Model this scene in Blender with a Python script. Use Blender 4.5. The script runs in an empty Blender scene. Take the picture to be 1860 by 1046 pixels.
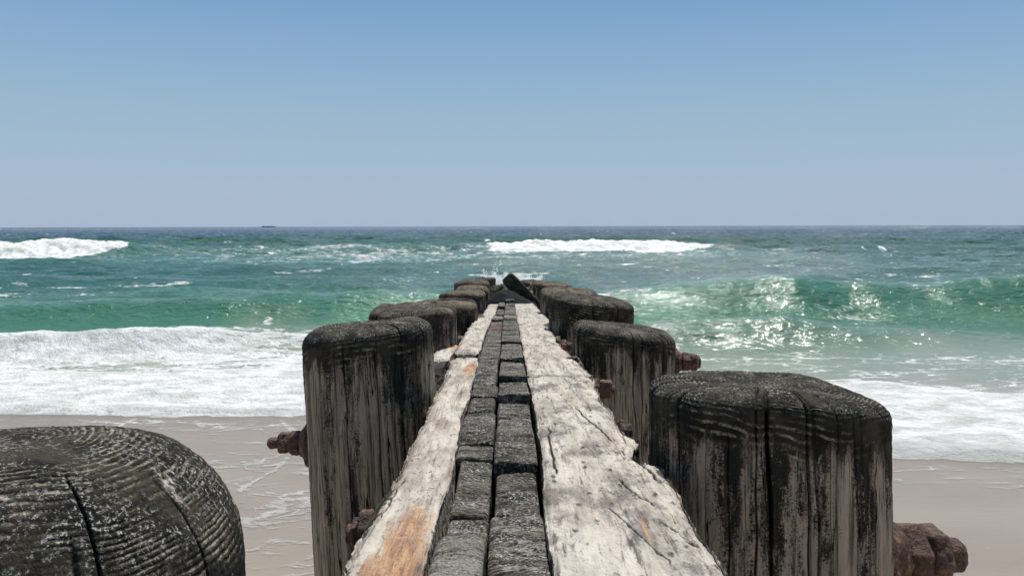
import bpy, math, numpy as np
C = bpy.context.scene.collection
PI = math.pi
HC = 2.0            # eye height above still water
rng = np.random.RandomState(7); np.seterr(over='ignore')

# ------------------------------------------------------------ numpy noise
def noise(x, y, z=0.0, s=0):
    ax = []; cs = [np.uint32(374761393), np.uint32(668265263), np.uint32(2246822519)]
    h0 = np.uint32((s*3266489917) & 0xffffffff)
    for c, k in zip((x, y, z), cs):
        if np.ndim(c) == 0: h0 = np.uint32((int(h0)+int(math.floor(c))*int(k)) & 0xffffffff); continue
        c = np.asarray(c, np.float32); f = np.floor(c); u = c-f; u = u*u*(3-2*u)
        i = f.astype(np.int64).astype(np.uint32)*k; ax.append((i, i+k, u))
    def H(n):
        n = (n ^ (n >> np.uint32(13)))*np.uint32(1274126177)
        n = (n ^ (n >> np.uint32(16)))*np.uint32(2654435761)
        n ^= n >> np.uint32(15)
        return n.astype(np.float32)
    def rec(k, h):
        if k == len(ax): return H(h)
        a, b, u = ax[k]; p, q = rec(k+1, h+a), rec(k+1, h+b)
        return p+(q-p)*u
    return rec(0, h0)*np.float32(2/4294967295.0)-np.float32(1)
def fbm(x, y, z=0.0, o=4, s=0, g=.5):
    r = 0; a = 1; t = 0; f = 1.0
    for i in range(o):
        r = r + a*noise(x*f+i*7.3, y*f+i*3.1, z*f, s+i*17); t += a; a *= g; f *= 2.03
    return r/t
def sm(a, b, x):
    t = np.clip((x-a)/(b-a), 0, 1); return t*t*(3-2*t)

# ------------------------------------------------------------ mesh helpers
def new_mesh(name, V, F, smooth=True, attrs=None):
    me = bpy.data.meshes.new(name)
    V = np.ascontiguousarray(V, np.float32).reshape(-1, 3); F = np.ascontiguousarray(F, np.int32)
    n, k = F.shape
    me.vertices.add(len(V)); me.vertices.foreach_set('co', V.ravel())
    me.loops.add(n*k); me.loops.foreach_set('vertex_index', F.ravel())
    me.polygons.add(n); me.polygons.foreach_set('loop_start', np.arange(0, n*k, k, dtype=np.int32))
    me.polygons.foreach_set('use_smooth', np.full(n, smooth))
    if attrs:
        for nm, a in attrs.items():
            a = np.asarray(a, np.float32)
            if a.ndim >= 2 and a.shape[-1] == 3 and nm.startswith('c_'):
                at = me.attributes.new(nm, 'FLOAT_COLOR', 'POINT')
                at.data.foreach_set('color', np.concatenate([a.reshape(-1, 3), np.ones((len(V), 1), np.float32)], 1).ravel())
            else:
                me.attributes.new(nm, 'FLOAT', 'POINT').data.foreach_set('value', a.ravel())
    me.update(calc_edges=True)
    return me
def gridF(n, m, cu=False, cv=False, flip=False):
    i = np.arange(n if cu else n-1); j = np.arange(m if cv else m-1)
    I, J = np.meshgrid(i.astype(np.int32), j.astype(np.int32), indexing='ij'); I2 = (I+1) % n; J2 = (J+1) % m
    f = np.stack([I*m+J, I2*m+J, I2*m+J2, I*m+J2], -1).reshape(-1, 4)
    return f[:, ::-1] if flip else f
def link(name, me, m, parent=None, loc=(0, 0, 0), rot=(0, 0, 0)):
    o = bpy.data.objects.new(name, me); C.objects.link(o)
    if m is not None and not me.materials: me.materials.append(m)
    o.location = loc; o.rotation_euler = rot
    if parent: o.parent = parent
    return o
def tag(o, label=None, cat=None, group=None, kind=None):
    if label: o['label'] = label
    if cat: o['category'] = cat
    if group: o['group'] = group
    if kind: o['kind'] = kind
    return o
def empty(name, loc, rot=(0, 0, 0)):
    o = bpy.data.objects.new(name, None); o.empty_display_size = .05; C.objects.link(o)
    o.location = loc; o.rotation_euler = rot; return o

# ------------------------------------------------------------ node helper
class NT:
    def __init__(s, name):
        s.m = bpy.data.materials.new(name); s.m.use_nodes = True
        s.t = s.m.node_tree; s.t.nodes.clear()
        s.out = s.n('ShaderNodeOutputMaterial')
    def n(s, ty, **k):
        nd = s.t.nodes.new(ty)
        for a, b in k.items(): setattr(nd, a, b)
        return nd
    def set(s, sock, v):
        if isinstance(v, bpy.types.NodeSocket): s.t.links.new(v, sock)
        elif isinstance(v, (tuple, list)) and len(v) == 3 and sock.type == 'RGBA': sock.default_value = (*v, 1)
        else: sock.default_value = v
    def math(s, op, a, b=0.0, c=None, clamp=False):
        nd = s.n('ShaderNodeMath', operation=op, use_clamp=clamp)
        s.set(nd.inputs[0], a); s.set(nd.inputs[1], b)
        if c is not None: s.set(nd.inputs[2], c)
        return nd.outputs[0]
    def vmath(s, op, a, b):
        nd = s.n('ShaderNodeVectorMath', operation=op)
        s.set(nd.inputs[0], a)
        if op == 'SCALE': s.set(nd.inputs['Scale'], b)
        else: s.set(nd.inputs[1], b)
        return nd.outputs[0]
    def noise(s, v, sc, det=4, rough=.55, out='Fac', dist=0.0):
        nd = s.n('ShaderNodeTexNoise'); s.set(nd.inputs['Vector'], v)
        nd.inputs['Scale'].default_value = sc; nd.inputs['Detail'].default_value = det
        nd.inputs['Roughness'].default_value = rough; nd.inputs['Distortion'].default_value = dist
        return nd.outputs[out]
    def vor(s, v, sc, feat='F1', rnd=1.0):
        nd = s.n('ShaderNodeTexVoronoi', feature=feat); s.set(nd.inputs['Vector'], v)
        nd.inputs['Scale'].default_value = sc; nd.inputs['Randomness'].default_value = rnd
        return nd.outputs['Distance']
    def map(s, v, sc): return s.vmath('MULTIPLY', v, sc)
    def step(s, v, a, b, lo=0.0, hi=1.0):
        nd = s.n('ShaderNodeMapRange', interpolation_type='SMOOTHSTEP')
        s.set(nd.inputs[0], v); s.set(nd.inputs[1], a); s.set(nd.inputs[2], b)
        s.set(nd.inputs[3], lo); s.set(nd.inputs[4], hi); return nd.outputs[0]
    def mix(s, f, a, b, mode='MIX'):
        nd = s.n('ShaderNodeMix', data_type='RGBA', blend_type=mode)
        s.set(nd.inputs[0], f); s.set(nd.inputs[6], a); s.set(nd.inputs[7], b); return nd.outputs[2]
    def attr(s, name, out='Fac'):
        return s.n('ShaderNodeAttribute', attribute_name=name).outputs[out]
    def bump(s, h, dist, strength=1.0, normal=None):
        nd = s.n('ShaderNodeBump'); s.set(nd.inputs['Height'], h)
        nd.inputs['Distance'].default_value = dist; s.set(nd.inputs['Strength'], strength)
        if normal is not None: s.t.links.new(normal, nd.inputs['Normal'])
        return nd.outputs[0]
    def bsdf(s, col, rough=.8, normal=None, **k):
        nd = s.n('ShaderNodeBsdfPrincipled'); s.set(nd.inputs['Base Color'], col); s.set(nd.inputs['Roughness'], rough)
        for a, b in k.items(): s.set(nd.inputs[a.replace('_', ' ')], b)
        if normal is not None: s.t.links.new(normal, nd.inputs['Normal'])
        return nd.outputs[0]
    def done(s, sh): s.t.links.new(sh, s.out.inputs[0]); return s.m
    def coord(s):
        p = s.n('ShaderNodeTexCoord').outputs['Object']
        r = s.n('ShaderNodeObjectInfo').outputs['Random']
        c = s.n('ShaderNodeCombineXYZ'); rr = s.math('MULTIPLY', r, 37.0)
        for i in range(3): s.set(c.inputs[i], rr)
        return p, s.vmath('ADD', p, c.outputs[0]), r

# ------------------------------------------------------------ materials
def mat_pile():
    t = NT('weathered_pile_wood'); p, q, rnd = t.coord()
    crown, crack, dark = t.attr('crown'), t.attr('crack'), t.attr('dark')
    grain = t.noise(t.map(q, (1, 1, .035)), 210, 5, .65)
    grain2 = t.noise(t.map(q, (1, 1, .05)), 60, 6, .6)
    streak = t.noise(t.map(q, (1, 1, .14)), 24, 8, .68)
    patch = t.noise(t.map(q, (1, 1, .4)), 6, 4, .6)
    fine = t.noise(q, 330, 4, .7)
    r = t.math('ADD', t.attr('rad'), t.math('MULTIPLY', t.math('SUBTRACT', t.noise(q, 60, 3, .5), .5), .003))
    ring = t.math('SINE', t.math('MULTIPLY', r, 2*PI/.0072))
    ringm = t.step(ring, .0, .9)
    wide = t.step(t.noise(t.map(q, (1, 1, 1.5)), 12, 6, .7), .46, .64)
    # side colour
    light = t.mix(t.step(grain2, .3, .7), (.16, .13, .095), (.48, .405, .30))
    light = t.mix(t.step(patch, .35, .7), light, (.40, .325, .24))
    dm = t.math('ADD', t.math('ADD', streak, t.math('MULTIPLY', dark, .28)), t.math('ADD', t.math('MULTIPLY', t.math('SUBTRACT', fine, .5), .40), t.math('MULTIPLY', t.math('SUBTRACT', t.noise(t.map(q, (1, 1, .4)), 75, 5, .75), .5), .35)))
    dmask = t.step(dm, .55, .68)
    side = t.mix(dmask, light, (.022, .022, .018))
    side = t.mix(t.math('MULTIPLY', t.step(grain, .52, .36), .8), side, (.05, .043, .034))
    ck = t.math('ABSOLUTE', t.math('SUBTRACT', t.noise(t.map(q, (1, 1, .035)), 38, 3, .5), .5))
    ck = t.math('MULTIPLY', t.step(ck, .012, .003), t.step(patch, .42, .5))
    side = t.mix(ck, side, (.012, .011, .009))
    # crown colour
    cr = t.mix(t.step(t.noise(q, 16, 5, .65), .4, .62), (.016, .015, .012), (.056, .050, .035))
    cr = t.mix(t.math('MULTIPLY', t.attr('brown'), t.step(t.noise(q, 25, 5, .7), .38, .6)), cr, (.15, .115, .075))
    cr = t.mix(t.math('MULTIPLY', t.math('MULTIPLY', ringm, wide), t.math('MULTIPLY', t.step(fine, .3, .55), t.step(t.noise(q, 85, 4, .7), .38, .58))), cr, (.36, .32, .225))
    speck = t.math('MULTIPLY', t.step(t.noise(q, 240, 4, .8), .54, .60), t.step(t.math('ADD', t.noise(q, 24, 7, .78), t.math('MULTIPLY', t.attr('blotch'), .045)), .44, .62))
    topn = t.n('ShaderNodeNewGeometry').outputs['Normal']
    sn = t.n('ShaderNodeSeparateXYZ'); t.set(sn.inputs[0], topn)
    speck = t.math('MULTIPLY', speck, t.step(sn.outputs[2], .1, .6))
    cr = t.mix(speck, cr, (.42, .42, .38))
    blot = t.math('MULTIPLY', t.step(t.noise(t.map(q, (.7, 1.5, 1)), 15, 7, .72), .60, .66), t.attr('blotch'))
    cr = t.mix(blot, cr, (.5, .44, .37))
    cm = t.math('ADD', crown, t.math('MULTIPLY', t.math('SUBTRACT', t.noise(t.map(q, (1, 1, .36)), 42, 8, .76), .5), 2.2))
    col = t.mix(t.step(cm, .28, .80), side, cr)
    col = t.mix(crack, col, (.006, .006, .005))
    hh = t.math('ADD', t.math('MULTIPLY', ring, t.math('MULTIPLY', crown, t.math('ADD', .08, t.math('MULTIPLY', wide, .5)))), t.math('ADD', t.math('MULTIPLY', grain, 1.0), t.math('MULTIPLY', fine, .9)))
    nrm = t.bump(hh, .0035, .9)
    return t.done(t.bsdf(col, .88, nrm, Specular_IOR_Level=.12))
def mat_beam():
    t = NT('bleached_beam_wood'); p, q, rnd = t.coord()
    g = t.noise(t.map(q, (1, .07, 1)), 130, 6, .65)
    g2 = t.noise(t.map(q, (1, .16, 1)), 38, 6, .65)
    fine = t.noise(q, 380, 3, .7)
    gs = t.noise(t.map(q, (1, .45, 1)), 17, 8, .74)
    col = t.mix(t.step(g2, .3, .68), (.26, .225, .18), (.60, .54, .45))
    col = t.mix(t.math('MULTIPLY', t.step(t.noise(q, 5, 4, .6), .42, .66), .55), col, (.64, .595, .51))
    col = t.mix(t.math('MULTIPLY', t.step(gs, .48, .62), t.math('ADD', t.math('MULTIPLY', t.attr('grime'), .78), .15)), col, (.17, .15, .135))
    col = t.mix(t.math('MULTIPLY', t.step(g, .44, .34), .75), col, (.13, .11, .09))
    # rows of small nail and worm holes
    v = t.vor(t.map(q, (1, .42, 1)), 52, rnd=.8)
    hole = t.math('MULTIPLY', t.step(t.math('ADD', v, t.math('MULTIPLY', fine, .30)), .36, .20), t.step(t.noise(q, 9, 3), .32, .48))
    hole = t.math('MULTIPLY', hole, t.attr('pits'))
    col = t.mix(t.math('MULTIPLY', hole, .9), col, (.06, .05, .045))
    fl = t.math('MULTIPLY', t.math('MULTIPLY', t.step(t.noise(t.map(q, (1, .5, 1)), 95, 5, .78), .55, .62), .85), t.math('ADD', .25, t.math('MULTIPLY', t.step(t.noise(q, 11, 4, .7), .42, .6), .9)))
    col = t.mix(fl, col, (.1, .09, .08))
    ls = t.math('MULTIPLY', t.step(t.noise(t.map(q, (1, .045, 1)), 105, 6, .7, dist=.25), .56, .64), t.step(t.noise(t.map(q, (1, .3, 1)), 10, 5, .7), .44, .60))
    col = t.mix(t.math('MULTIPLY', ls, .85), col, (.085, .075, .065))
    st = t.attr('stain')
    gr = t.noise(t.map(q, (1, .075, 1)), 95, 5, .65, dist=.5)
    oc = t.mix(t.step(gr, .38, .62), (.21, .08, .042), (.50, .30, .15))
    oc = t.mix(t.step(t.noise(q, 40, 4, .7), .58, .68), oc, (.5, .42, .32))
    col = t.mix(t.math('MULTIPLY', t.step(t.math('ADD', st, t.math('ADD', t.math('MULTIPLY', t.math('SUBTRACT', gs, .5), 1.4), t.math('MULTIPLY', t.math('SUBTRACT', gr, .5), 3.2))), .25, 1.25), .88), col, oc)
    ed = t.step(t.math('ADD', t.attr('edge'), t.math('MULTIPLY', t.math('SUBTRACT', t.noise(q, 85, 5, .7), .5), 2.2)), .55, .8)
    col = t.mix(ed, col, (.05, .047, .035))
    col = t.mix(t.attr('crack'), col, (.012, .01, .008))
    h = t.math('SUBTRACT', t.math('ADD', t.math('MULTIPLY', g, 1.0), t.math('MULTIPLY', fine, .6)), t.math('MULTIPLY', hole, 1.2))
    h = t.math('ADD', h, t.math('MULTIPLY', t.math('MULTIPLY', gr, st), 2.5))
    return t.done(t.bsdf(col, .85, t.bump(h, .0035, .9), Specular_IOR_Level=.25))
def mat_sheet():
    t = NT('blackened_sheet_timber'); p, q, rnd = t.coord()
    fine = t.noise(q, 300, 4, .7)
    off = t.n('ShaderNodeCombineXYZ')
    t.set(off.inputs[0], t.math('SUBTRACT', t.math('MULTIPLY', rnd, .16), .08)); t.set(off.inputs[1], t.math('SUBTRACT', .05, t.math('MULTIPLY', t.math('FRACT', t.math('MULTIPLY', rnd, 7.3)), .2)))
    d = t.vmath('ADD', t.map(p, (1, .8, 0)), off.outputs[0])
    ln = t.n('ShaderNodeVectorMath', operation='LENGTH'); t.set(ln.inputs[0], d)
    r = t.math('ADD', ln.outputs['Value'], t.math('MULTIPLY', t.noise(q, 22, 3), .02))
    ring = t.math('SINE', t.math('MULTIPLY', r, 2*PI/.0052))
    base = t.mix(t.step(t.noise(t.map(q, (.6, 1.6, 1)), 26, 8, .75), .38, .66), (.012, .011, .009), (.095, .084, .060))
    rm = t.math('MULTIPLY', t.step(ring, .0, .9), t.step(t.noise(q, 13, 4, .6), .44, .62))
    col = t.mix(t.math('MULTIPLY', rm, .75), base, (.20, .18, .14))
    sp = t.math('MULTIPLY', t.step(t.noise(t.map(q, (1, 1.5, 1)), 190, 4, .8), .53, .59), t.step(t.noise(t.map(q, (.7, 1.3, 1)), 19, 6, .72), .38, .60))
    col = t.mix(sp, col, (.55, .54, .50))
    salt = t.math('MULTIPLY', t.step(t.noise(t.map(q, (.7, 1.5, 1)), 26, 8, .8), .49, .60), t.attr('salt'))
    col = t.mix(salt, col, (.45, .42, .38))
    col = t.mix(t.math('MULTIPLY', t.attr('rust'), t.step(t.noise(t.map(q, (.6, 2, 1)), 30, 5, .7), .4, .6)), col, (.16, .065, .035))
    col = t.mix(t.math('MULTIPLY', t.attr('pale'), t.step(fine, .25, .6)), col, (.31, .30, .25))
    h = t.math('ADD', t.math('MULTIPLY', ring, .16), t.math('ADD', t.math('MULTIPLY', fine, 1.6), t.noise(t.map(q, (.6, 1.6, 1)), 70, 4, .7)))
    return t.done(t.bsdf(col, .9, t.bump(h, .003, .9), Specular_IOR_Level=.1))
def mat_rust(name='rusted_iron', warm=0.0):
    t = NT(name); p, q, rnd = t.coord()
    a = t.noise(q, 30, 6, .7); b = t.noise(q, 120, 5, .7)
    col = t.mix(t.step(a, .35, .65), (.055, .030, .020), (.17, .088, .055))
    col = t.mix(t.math('MULTIPLY', t.step(b, .55, .68), .8), col, (.26, .13, .07))
    col = t.mix(t.math('MULTIPLY', t.step(a, .5, .62), warm), col, (.38, .2, .09))
    col = t.mix(t.math('MULTIPLY', t.step(t.noise(q, 60, 4), .6, .66), warm*.8), col, (.28, .26, .09))
    col = t.mix(t.step(t.vor(t.map(q, (1, 1, 1)), 60, 'DISTANCE_TO_EDGE'), .07, .0, 0, .6), col, (.02, .012, .01))
    h = t.math('ADD', a, t.math('MULTIPLY', b, .7))
    return t.done(t.bsdf(col, .7, t.bump(h, .008, .9), Specular_IOR_Level=.4))
def mat_rock(name, c1, c2, moss, mf, rough=.6, bs=.7):
    t = NT(name); p, q, rnd = t.coord()
    a = t.noise(q, 9, 6, .65); b = t.noise(q, 60, 5, .7)
    col = t.mix(t.step(a, .35, .65), c1, c2)
    col = t.mix(t.math('MULTIPLY', t.step(t.noise(q, 5, 5, .7), .42, .55), mf), col, moss)
    return t.done(t.bsdf(col, rough, t.bump(t.math('ADD', a, b), .02, bs), Specular_IOR_Level=.12))
def mat_sea():
    t = NT('sea_water'); p = t.n('ShaderNodeTexCoord').outputs['Object']
    foam, wc, op, dist, chopa = t.attr('foam'), t.attr('c_water', 'Color'), t.attr('opacity'), t.attr('dist'), t.attr('chop')
    # foam: solid where the attribute is high, broken lace where it is low
    big = t.noise(t.map(p, (.55, 1, 1)), .9, 6, .66, dist=.4)
    med = t.noise(t.map(p, (.6, 1, 1)), 4.5, 9, .76, dist=.3)
    nd = t.n('ShaderNodeTexVoronoi', feature='DISTANCE_TO_EDGE')
    wv = t.vmath('ADD', t.map(p, (.5, 1, .5)), t.vmath('SCALE', t.noise(p, 1.7, 4, .6, out='Color'), .55))
    t.set(nd.inputs['Vector'], wv); nd.inputs['Scale'].default_value = 2.3
    cell = t.step(nd.outputs['Distance'], .0, .13, 1, 0)
    nd2 = t.n('ShaderNodeTexVoronoi', feature='DISTANCE_TO_EDGE')
    t.set(nd2.inputs['Vector'], wv); nd2.inputs['Scale'].default_value = 6.5
    cell2 = t.step(nd2.outputs['Distance'], .0, .16, 1, 0)
    lace = t.math('MAXIMUM', t.math('MULTIPLY', cell, .8), t.math('MULTIPLY', cell2, .55))
    n = t.math('ADD', t.math('MULTIPLY', t.math('SUBTRACT', big, .5), 1.5), t.math('MULTIPLY', t.math('SUBTRACT', med, .5), 1.5))
    f0 = t.math('ADD', t.math('MULTIPLY', foam, 1.75), t.math('ADD', n, t.math('MULTIPLY', t.math('SUBTRACT', lace, .55), .75)))
    far = t.math('ADD', t.math('MULTIPLY', foam, 1.75), n)
    f1 = t.mix(t.step(dist, 20, 34), f0, far)
    fm = t.step(f1, .52, .92)
    fm = t.math('MULTIPLY', fm, t.step(foam, .02, .16))
    dash = t.math('MULTIPLY', t.step(t.noise(t.map(p, (.33, 1.35, 1)), 6, 6, .7), .555, .63), t.math('MULTIPLY', t.step(foam, .12, .3), t.step(op, .8, .3)))
    fm = t.math('MAXIMUM', fm, t.math('MULTIPLY', dash, .75))
    # ripples
    r1 = t.noise(t.map(p, (.55, 1, 1)), 6.5, 4, .55, dist=.5)
    r0 = t.noise(t.map(p, (.6, 1, 1)), 15, 3, .5)
    r1 = t.math('ADD', r1, t.math('MULTIPLY', r0, .28))
    r2 = t.noise(t.map(p, (.5, 1, 1)), 1.6, 5, .6, dist=.3)
    r3 = t.noise(t.map(p, (.4, 1, 1)), .32, 5, .62)
    nearw = t.step(dist, 30, 14); farw = t.step(dist, 25, 90)
    h = t.math('ADD', t.math('MULTIPLY', r1, t.math('MULTIPLY', t.math('ADD', t.math('MULTIPLY', nearw, .02), .11), chopa)),
               t.math('ADD', t.math('MULTIPLY', r2, t.math('MULTIPLY', t.math('ADD', .08, t.math('MULTIPLY', farw, .5)), chopa)), t.math('MULTIPLY', r3, t.math('MULTIPLY', farw, 2.6))))
    nw = t.bump(h, 1.0, 1.0)
    water = t.bsdf(wc, .085, nw, IOR=1.333, Specular_IOR_Level=t.step(dist, 40, 200, .5, .22))
    fh = t.math('ADD', t.math('MULTIPLY', t.noise(p, 14, 7, .75), .04), t.math('MULTIPLY', t.noise(t.map(p, (1, .7, .5)), 3.4, 6, .7), .13))
    nf = t.bump(fh, 1.0, t.step(dist, 200, 10, .15, 1.0))
    ft = t.step(t.noise(t.map(p, (.7, 1, 1)), 3.2, 6, .7), .38, .62)
    fcol = t.mix(t.math('MULTIPLY', ft, t.step(t.noise(t.map(p, (.4, 1, 1)), 1.1, 6, .7), .3, .5)), (.58, .60, .55), (.86, .86, .84))
    fo = t.bsdf(fcol, .75, nf, Specular_IOR_Level=.2)
    m1 = t.n('ShaderNodeMixShader'); t.set(m1.inputs[0], fm); t.t.links.new(water, m1.inputs[1]); t.t.links.new(fo, m1.inputs[2])
    # thin swash: the sand shows through where there is no foam
    al = t.math('MAXIMUM', op, t.math('MULTIPLY', fm, t.math('ADD', .5, t.math('MULTIPLY', op, .5))))
    tr = t.n('ShaderNodeBsdfTransparent').outputs[0]
    m2 = t.n('ShaderNodeMixShader'); t.set(m2.inputs[0], al); t.t.links.new(tr, m2.inputs[1]); t.t.links.new(m1.outputs[0], m2.inputs[2])
    return t.done(m2.outputs[0])
def mat_sand():
    t = NT('wet_sand'); p = t.n('ShaderNodeTexCoord').outputs['Object']
    a = t.noise(t.map(p, (.4, 1, 1)), .8, 5, .6); b = t.noise(p, 140, 3, .7)
    col = t.mix(t.step(a, .3, .7), (.265, .215, .158), (.33, .275, .21))
    col = t.mix(t.math('MULTIPLY', t.step(b, .4, .7), .25), col, (.2, .165, .135))
    nd = t.noise(t.map(p, (.3, 1, 1)), 3, 4, .6)
    sep = t.n('ShaderNodeSeparateXYZ'); t.set(sep.inputs[0], p)
    wet = t.step(sep.outputs[1], 1.5, 4.0)
    dry = t.mix(wet, (.42, .36, .29), col)
    rough = t.mix(wet, (.9,)*3, (.30,)*3)
    return t.done(t.bsdf(dry, rough, t.bump(t.math('ADD', t.math('MULTIPLY', nd, .012), t.math('MULTIPLY', b, .0006)), 1.0, .6), Specular_IOR_Level=.35))
def mat_spray():
    t = NT('white_spray'); return t.done(t.bsdf((.86, .88, .88), .6))
def mat_plain(name, col, rough=.7):
    t = NT(name); p, q, rnd = t.coord()
    c = t.mix(t.noise(q, 3, 4), tuple(x*.8 for x in col), tuple(x*1.2 for x in col))
    return t.done(t.bsdf(c, rough))
M_pile, M_beam, M_sheet = mat_pile(), mat_beam(), mat_sheet()
M_rust, M_rustw = mat_rust(), mat_rust('rusted_iron_orange', 1.0)
M_sea, M_sand, M_spray = mat_sea(), mat_sand(), mat_spray()

# ------------------------------------------------------------ piles
def pile_mesh(name, D, hc, seed, nth=300, nside=110, ntop=80, L=2.2, ncrack=16, tiltx=0.0, tilty=0.0, nexp=3.4, lump=.006,
              crown=.07, dark=None, blotch=0.0, taper=0.0, squash=1.0, notch=None, sq=3.0, brown=0.0, ringamp=.0004, flute=.0025):
    rs = np.random.RandomState(seed); R = D/2
    a = np.linspace(0, PI/2, 3000); e = 2.0/nexp
    pr = R*np.sin(a)**e; pz = -hc*(1-np.cos(a)**e)
    ls = np.concatenate([[0], np.cumsum(np.hypot(np.diff(pr), np.diff(pz)))])
    tt = np.linspace(0, ls[-1], ntop); rho = np.interp(tt, ls, pr); zet = np.interp(tt, ls, pz)
    zs = -hc-.001-np.concatenate([np.linspace(.002, .45, nside), np.linspace(.5, L, 14)])
    rho = np.concatenate([rho, np.full(len(zs), R)]); zet = np.concatenate([zet, zs]); rho[0] = .0004
    th = np.linspace(0, 2*PI, nth, endpoint=False)
    dr, dz = np.gradient(rho), np.gradient(zet); l = np.hypot(dr, dz)+1e-9
    nr, nz = -dz/l, dr/l                                  # outward normal of the profile
    TH, RH = np.meshgrid(th, rho, indexing='ij'); _, ZE = np.meshgrid(th, zet, indexing='ij')
    NR = np.broadcast_to(nr, TH.shape); NZ = np.broadcast_to(nz, TH.shape)
    cx, sx = np.cos(TH), np.sin(TH)
    wob = 1+.035*noise(cx*1.3, sx*1.3, ZE*.6, seed)
    sqf = (np.abs(cx)**sq+np.abs(sx)**sq)**(-1/sq); rad = RH+.0
    RH = RH*wob*(1+(sqf-1)*sm(0, .6*R, RH))
    x, y, z = RH*cx, RH*sx*squash, ZE.copy()
    topw = sm(-.25, 0, ZE)
    d = lump*fbm(x*9, y*9, z*4, 3, seed+1)*(.3+topw) + .0010*fbm(x*70, y*70, z*4, 3, seed+2)*sm(-.02, -.09, ZE) + .0013*fbm(x*170, y*170, z*55, 3, seed+3)
    fl = noise(cx*5, sx*5, z*1.0, seed+5); d -= flute*sm(.25, .7, fl)*sm(0, .6, NR)
    rad = rad-.55*(ZE+hc*.0)*sm(.75*R, R, rad)+.018*fbm(x*6, y*6, z*6, 3, seed+9)+.003*fbm(x*26, y*26, z*26, 2, seed+10)
    d += ringamp*np.sin(rad*2*PI/.0072)*sm(-.10, -.04, ZE)*sm(.2*R, .5*R, RH)
    crk = np.zeros_like(d)
    for k in range(ncrack):
        t0 = rs.rand()*2*PI; w = (.0010+.0016*rs.rand()**3)/R; dep = .004+.020*rs.rand()**2
        end = -(.15+.5*rs.rand()); st = .02*(-1 if rs.rand() < .75 else 2.5)
        inn = R*(.25+.6*rs.rand())
        tw = t0 + (.010/R)*fbm(ZE*5+k*3.7, k*1.3+0*ZE, 0.0, 3, seed+20) + (.02/R)*(ZE)*(rs.rand()-.5)
        dd = np.abs((TH-tw+PI) % (2*PI)-PI)
        dd = dd*np.maximum(RH, .02)/R
        m = np.exp(-(dd/w)**2)*sm(end-.12, end, ZE)*sm(inn-.02, inn+.02, RH)*(1-sm(-st-.03, -st+.01, ZE) if st > 0 else 1)
        m = m*(.55+.45*sm(-.5, .3, noise(ZE*22, k*2.0+0*ZE, 0.0, seed+31)))
        d -= dep*m; crk = np.maximum(crk, m*min(1, dep/.012))
    x += NR*cx*d; y += NR*sx*d; z += NZ*d
    f = sm(-.35, -.02, z)
    z += (tiltx*x+tilty*y)*f
    z += .012*fbm(x*4.5+3, y*4.5, seed*.37, 2, seed+7)*f
    if notch is not None:
        ny, nw2, nd = notch
        m = sm(ny-nw2, ny-nw2*.6, y)*(1-sm(ny+nw2*.6, ny+nw2, y))*sm(-.06, -.03, x)
        z -= nd*m*sm(-.2, -.02, z)
    crownA = sm(-crown-.065, -crown+.035, ZE)
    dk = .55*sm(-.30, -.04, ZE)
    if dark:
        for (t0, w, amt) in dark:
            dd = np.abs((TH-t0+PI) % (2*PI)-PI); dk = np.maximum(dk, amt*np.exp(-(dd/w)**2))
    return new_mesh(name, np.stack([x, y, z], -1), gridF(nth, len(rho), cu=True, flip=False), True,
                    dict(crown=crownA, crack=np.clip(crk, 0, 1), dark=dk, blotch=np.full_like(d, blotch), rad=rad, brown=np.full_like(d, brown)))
piles = {}
def pile(key, X, Y, ztop, D, label, rot=(0, 0, 0), **k):
    me = pile_mesh('piling', D, k.pop('hc', .06), k.pop('seed', 1), **k)
    o = link('piling', me, M_pile, None, (X, Y, ztop), rot)
    tag(o, label, 'piling', 'pilings along both sides of the groyne'); piles[key] = o
# near right row
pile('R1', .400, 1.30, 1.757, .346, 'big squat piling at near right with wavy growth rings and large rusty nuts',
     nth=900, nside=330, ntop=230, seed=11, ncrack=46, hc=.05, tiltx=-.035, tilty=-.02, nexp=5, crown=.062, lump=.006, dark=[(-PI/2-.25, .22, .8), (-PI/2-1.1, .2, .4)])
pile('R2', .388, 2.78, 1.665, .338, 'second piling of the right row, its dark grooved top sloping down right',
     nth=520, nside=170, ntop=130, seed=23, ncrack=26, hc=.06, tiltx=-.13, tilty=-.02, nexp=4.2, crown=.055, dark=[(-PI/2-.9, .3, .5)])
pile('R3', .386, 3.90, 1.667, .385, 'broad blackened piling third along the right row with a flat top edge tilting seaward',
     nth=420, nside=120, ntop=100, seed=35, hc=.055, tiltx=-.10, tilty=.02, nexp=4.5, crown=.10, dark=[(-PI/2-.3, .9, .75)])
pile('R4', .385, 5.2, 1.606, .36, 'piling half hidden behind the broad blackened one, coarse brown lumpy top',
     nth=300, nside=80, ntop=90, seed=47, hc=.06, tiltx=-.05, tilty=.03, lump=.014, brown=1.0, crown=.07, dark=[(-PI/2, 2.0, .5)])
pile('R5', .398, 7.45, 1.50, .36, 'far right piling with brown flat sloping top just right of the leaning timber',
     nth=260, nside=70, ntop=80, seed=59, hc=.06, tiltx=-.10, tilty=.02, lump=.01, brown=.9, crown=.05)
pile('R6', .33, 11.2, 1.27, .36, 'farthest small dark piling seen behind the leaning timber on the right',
     nth=180, nside=60, ntop=60, seed=61, hc=.05, lump=.012, dark=[(-PI/2, 2.0, .6)])
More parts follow.
